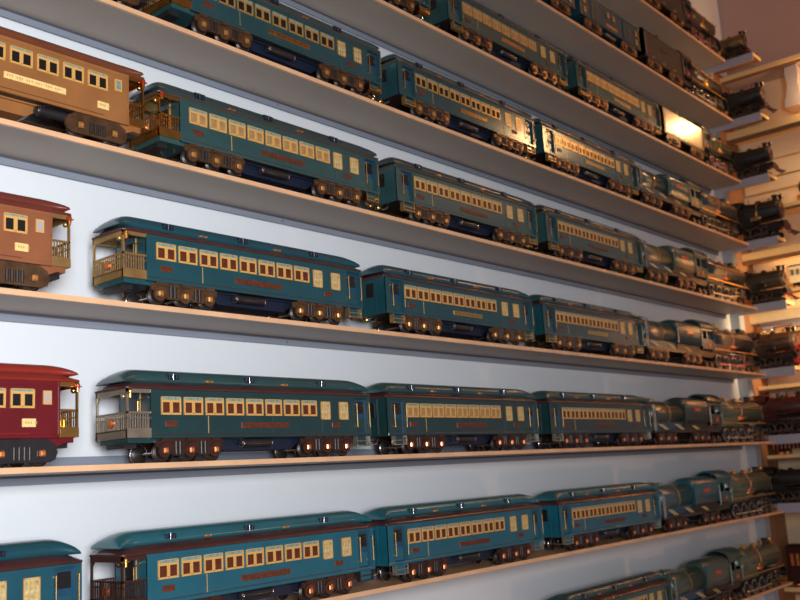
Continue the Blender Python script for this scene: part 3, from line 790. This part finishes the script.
for i in range(1, 9):
    zt = ledge(i)
    b_, d_, L_, H_ = eng[i]
    loco(2.920, 1.074, zt, L_, '%s, corner ledge by the %s' % (d_, names_row[i].split(',')[0].replace('shelf carrying', 'shelf of')), b_, b_, nickel_d, H=H_*1.0, rz=-PI/2, wheels=3,
         group='engines on the corner ledges', runm=ironm, bandm=ironm if i != 5 else oldbrass, plate=mat('dim_red_plate', (.18,.015,.01), .4))

# ------------------------------------------------------------------ shelves and their contents on the warm side wall
XS = 3.005
def side_shelf(z, desc, th=.010, y0=.58, y1=1.088, top=warmsh_m):
    t = empty('side_shelf', (XS, 0, z), label=desc, cat='shelf', group='warm lit shelves on the side wall')
    obj('shelf_board', (lambda m: (m.box(.004, .124, y0, y1, -th, 0, top), m)[-1])(MB()), t)
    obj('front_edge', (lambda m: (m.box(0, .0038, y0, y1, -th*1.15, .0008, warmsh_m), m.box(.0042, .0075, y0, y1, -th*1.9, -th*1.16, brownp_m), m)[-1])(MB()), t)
    return t
side_shelf(1.229, 'white-edged shelf highest on the side wall, under the ceiling', .012, top=white_m)
side_shelf(1.037, 'tan shelf below the white bracket on the side wall', .020)
side_shelf(.764, 'tan shelf under the dark ring on the side wall')
side_shelf(.629, 'bright-edged long shelf below the tall black engine', .018)
side_shelf(.496, 'cream shelf carrying a small grey and cream car', .008)
side_shelf(.372, 'cream shelf carrying a long pale yellow car', .008)
side_shelf(.205, 'orange-edged shelf above the pale ribbed cars', .009)
side_shelf(.119, 'cream-edged shelf beside the maroon-black engine', .006)
side_shelf(-.008, 'bright-edged shelf carrying a dark car with copper wheels', .008)
side_shelf(-.150, 'dark shelf low on the side wall', .008, top=brownp_m)
side_shelf(-.400, 'tan shelf lowest on the side wall', .010)
# cream horizontal board cladding behind the two upper engines
m = MB()
for k, z in enumerate((.780, .842, .888, .948, .986)):
    m.box(3.100+.003*(k % 2), 3.128, .56, 1.085, z, z+.040, side_m)
tag(obj('trim_2', m), kind='structure')
# white scrolled bracket hanging under the top shelf
m = MB()
pts = [(.0, 0), (.036, 0), (.040, -.02), (.036, -.06), (.042, -.09), (.052, -.115), (.050, -.132), (.006, -.132), (-.004, -.12), (.0, -.095), (.004, -.06), (0, -.03)]
m.loft([[(x, .845+a, 1.205+z) for a, z in pts] for x in (3.02, 3.10)], white_m)
tag(obj('corbel_bracket', m), 'white scrolled bracket hanging under the highest side shelf', 'bracket')
# dark ring, seen at the picture edge
def ring_obj(y, z, r):
    root = empty('toy_ring', (3.05, y, z), label='dark ring standing on a brown block at the picture edge', cat='toy')
    m = MB()
    P_ = [(0, r*math.cos(2*PI*k/20), .052+r*math.sin(2*PI*k/20)) for k in range(21)]
    m.tube(P_, .006, black, n=8); obj('hoop', m, root)
    m = MB(); m.box(-.02, .02, -.030, .030, 0, .026, plate_o, c=.003); m.box(-.022, .022, -.034, .034, 0, .006, ironm, c=.002); obj('base', m, root)
ring_obj(.872, .764, .022)

def side_car(y0, y1, z, h, label, bodym, roofm, kind='car', truckm=ironm, name='freight_car', group=None, base=.018, win=None):
    """small car on the side wall, running along y"""
    L = y1-y0
    root = empty(name, (3.040, y0, z), label=label, cat='toy train car', group=group)
    m = MB()
    if kind == 'tank':
        m.lathe((0, 0, base+.002+h*.45), (0, 1, 0), [(0, 0), (.003, h*.36), (.008, h*.42), (L-.008, h*.42), (L-.003, h*.36), (L, 0)], bodym, n=20)
        m.cyl((0, L/2, base+h*.8), (0, L/2, base+h), h*.14, bodym, n=12); m.box(-.016, .016, 0, L, base-.002, base+.002, truckm)
    elif kind == 'gondola':
        m.box(-.020, .020, 0, L, base, base+.003, bodym)
        for x in (-.020, .0185): m.box(x, x+.0015, 0, L, base, base+h, bodym)
        for y in (0, L-.0015): m.box(-.02, .02, y, y+.0015, base, base+h, bodym)
        k = .004
        while k < L: m.box(-.0212, -.020, k, k+.002, base, base+h, roofm); k += .012
    else:
        m.box(-.020, .020, 0, L, base, base+h, bodym, c=.0012)
        k = .012
        while k < L-.012: m.box(-.0208, -.0198, k, k+.009, base+h*.45, base+h*.8, win or pane_d); k += .016
    obj('body', m, root)
    if kind in ('car',):
        m = MB(); n = 10
        m.loft([[(.023*math.cos(PI-PI*j/n), y, base+h-.001+.009*g*math.sin(PI*j/n)) for j in range(n+1)] for y, g in ((-.002, .6), (.008, 1), (L-.008, 1), (L+.002, .6))], roofm, True, True, True)
        obj('roof', m, root)
    for yy in (min(.028, L*.25), L-min(.028, L*.25)):
        m = MB(); m.box(-.0185, .0185, -.014, .014, .009, base, truckm, c=.001)
        for sx in (-1, 1):
            for a in (-.009, .009):
                m.lathe((sx*.0150, a, .0075), (sx, 0, 0), [(0, .0075), (.001, .0075), (.001, .0064), (.003, .006), (.003, 0)], steel if truckm is not ironm else copper, n=12)
        obj('truck', m, root, (0, yy, 0))
    return root
side_car(.862, .955, .496, .052, 'small grey-topped cream car on the cream side shelf', cream_m, nickel, win=nickel)
side_car(.925, 1.072, .372, .026, 'white flat tank car under the pale yellow car body', white_m, nickel, 'tank', truckm=white_m)
# long pale yellow roof / car above it
side_car(.700, .905, .372, .030, 'second pale tank car at the picture edge on the cream shelf', white_m, nickel, 'tank', truckm=white_m)
t = empty('display_box', (3.012, .80, .400), label='long pale yellow box resting across the small tank cars', cat='box')
m = MB(); m.box(0, .030, 0, .300, .004, .034, cream_m, c=.002); obj('box_body', m, t)
m = MB(); m.box(-.002, .032, -.002, .302, .0342, .0375, mat('pale_yellow_enamel', (.92, .74, .36), .4, noise=.05), c=.001); obj('lid', m, t)
side_car(.70, 1.000, .205+.045, .052, 'scarlet red car at the picture edge', redbox, redbox, 'car', name='freight_car')
for k in range(6):
    y = 1.072-.029*k-.022
    root = empty('storage_drum', (3.045, y+.011, .119), label='pale mauve upright drum in a row under the orange shelf edge', cat='drum', group='pale mauve drums in a row')
    m = MB(); m.lathe((0, 0, 0), (0, 0, 1), [(0, 0), (0, .0105), (.002, .0110), (.058, .0110), (.060, .0105), (.060, 0)], mat('pale_mauve_enamel', (.42, .34, .34), .45, noise=.1), n=16); obj('barrel', m, root)
    m = MB(); m.lathe((0, 0, .0602), (0, 0, 1), [(0, .0112), (.003, .0112), (.004, .009), (.0045, 0)], ledge_m, n=16); obj('lid', m, root)
side_car(.86, 1.07, -.008, .030, 'dark open car with copper wheels on the bright-edged shelf', black, plate_o, 'gondola', truckm=ironm)
side_car(.80, 1.045, -.150+.0, .060, 'dark maroon car with red windows low on the side wall', mat('dark_maroon', (.05, .008, .008), .4, noise=.2), black, win=redp)
side_car(.80, 1.07, -.400, .100, 'tall dark maroon car on the lowest side shelf', MATS['dark_maroon'], MATS['dark_maroon'], win=plate_o)

# ------------------------------------------------------------------ camera
F = 955.67; YAW, PITCH, ROLL = 0.871616, 0.181326, -0.060460
fwd = Vector((math.sin(YAW)*math.cos(PITCH), math.cos(YAW)*math.cos(PITCH), math.sin(PITCH)))
r0 = Vector((math.cos(YAW), -math.sin(YAW), 0)); u0 = r0.cross(fwd)
right = math.cos(ROLL)*r0 + math.sin(ROLL)*u0; up = -math.sin(ROLL)*r0 + math.cos(ROLL)*u0
cd = bpy.data.cameras.new('camera'); cam = bpy.data.objects.new('camera', cd); COL.objects.link(cam)
M = Matrix.Identity(4)
for k in range(3): M[k][0] = right[k]; M[k][1] = up[k]; M[k][2] = -fwd[k]
cam.matrix_world = M
cd.sensor_width = 36; cd.lens = F*36/800; cd.clip_start = .02
cd.dof.use_dof = True; cd.dof.focus_distance = 1.28; cd.dof.aperture_fstop = 9.0
scene.camera = cam

# ------------------------------------------------------------------ light
def area(name, loc, target, size, power, col, sy=None):
    l = bpy.data.lights.new(name, 'AREA'); l.size = size; l.energy = power; l.color = col
    if sy: l.shape = 'RECTANGLE'; l.size_y = sy
    o = bpy.data.objects.new(name, l); COL.objects.link(o); o.location = loc
    d = Vector(target)-Vector(loc); o.rotation_euler = d.to_track_quat('-Z', 'Y').to_euler()
    return o
dl = area('near_lens_flash', (-.12, -.42, .14), (.55, 1.1, .22), .42, 16.5, (.92, .96, 1.0))  # cool light beside the lens, taken as a camera flash
dl.data.spread = math.radians(125)
def bulb(name, loc, power, col, r=.05):
    l = bpy.data.lights.new(name, 'POINT'); l.energy = power; l.color = col; l.shadow_soft_size = r
    o = bpy.data.objects.new(name, l); COL.objects.link(o); o.location = loc
bulb('warm_corner_bulb', (2.98, .775, 1.09), 1.0, (1, .60, .28), .024)
bulb('warm_high_lamp', (2.95, .20, 1.19), 8, (1, .50, .20), .05)
def spot(name, loc, target, power, col, ang, r=.05):
    l = bpy.data.lights.new(name, 'SPOT'); l.energy = power; l.color = col; l.shadow_soft_size = r; l.spot_size = math.radians(ang); l.spot_blend = .5
    o = bpy.data.objects.new(name, l); COL.objects.link(o); o.location = loc
    o.rotation_euler = (Vector(target)-Vector(loc)).to_track_quat('-Z', 'Y').to_euler()
spot('added_side_wall_spot', (2.90, .40, .44), (3.12, .86, .38), 42, (1, .66, .34), 66)  # added spot to brighten the side wall, no known source there
spot('added_upper_wall_spot', (2.90, .42, .86), (3.12, .86, .76), 11, (1, .66, .34), 50)  # second added spot, lifts the upper part of the side wall
bulb('warm_low_lamp', (2.1, -.3, -.7), 6.5, (1, .48, .24), .10)
w = bpy.data.worlds.new('room_light'); scene.world = w; w.use_nodes = True
bg = w.node_tree.nodes['Background']; bg.inputs[0].default_value = (.80, .66, .68, 1); bg.inputs[1].default_value = .24
scene.view_settings.view_transform = 'Standard'
scene.view_settings.look = 'None'
scene.view_settings.exposure = 0
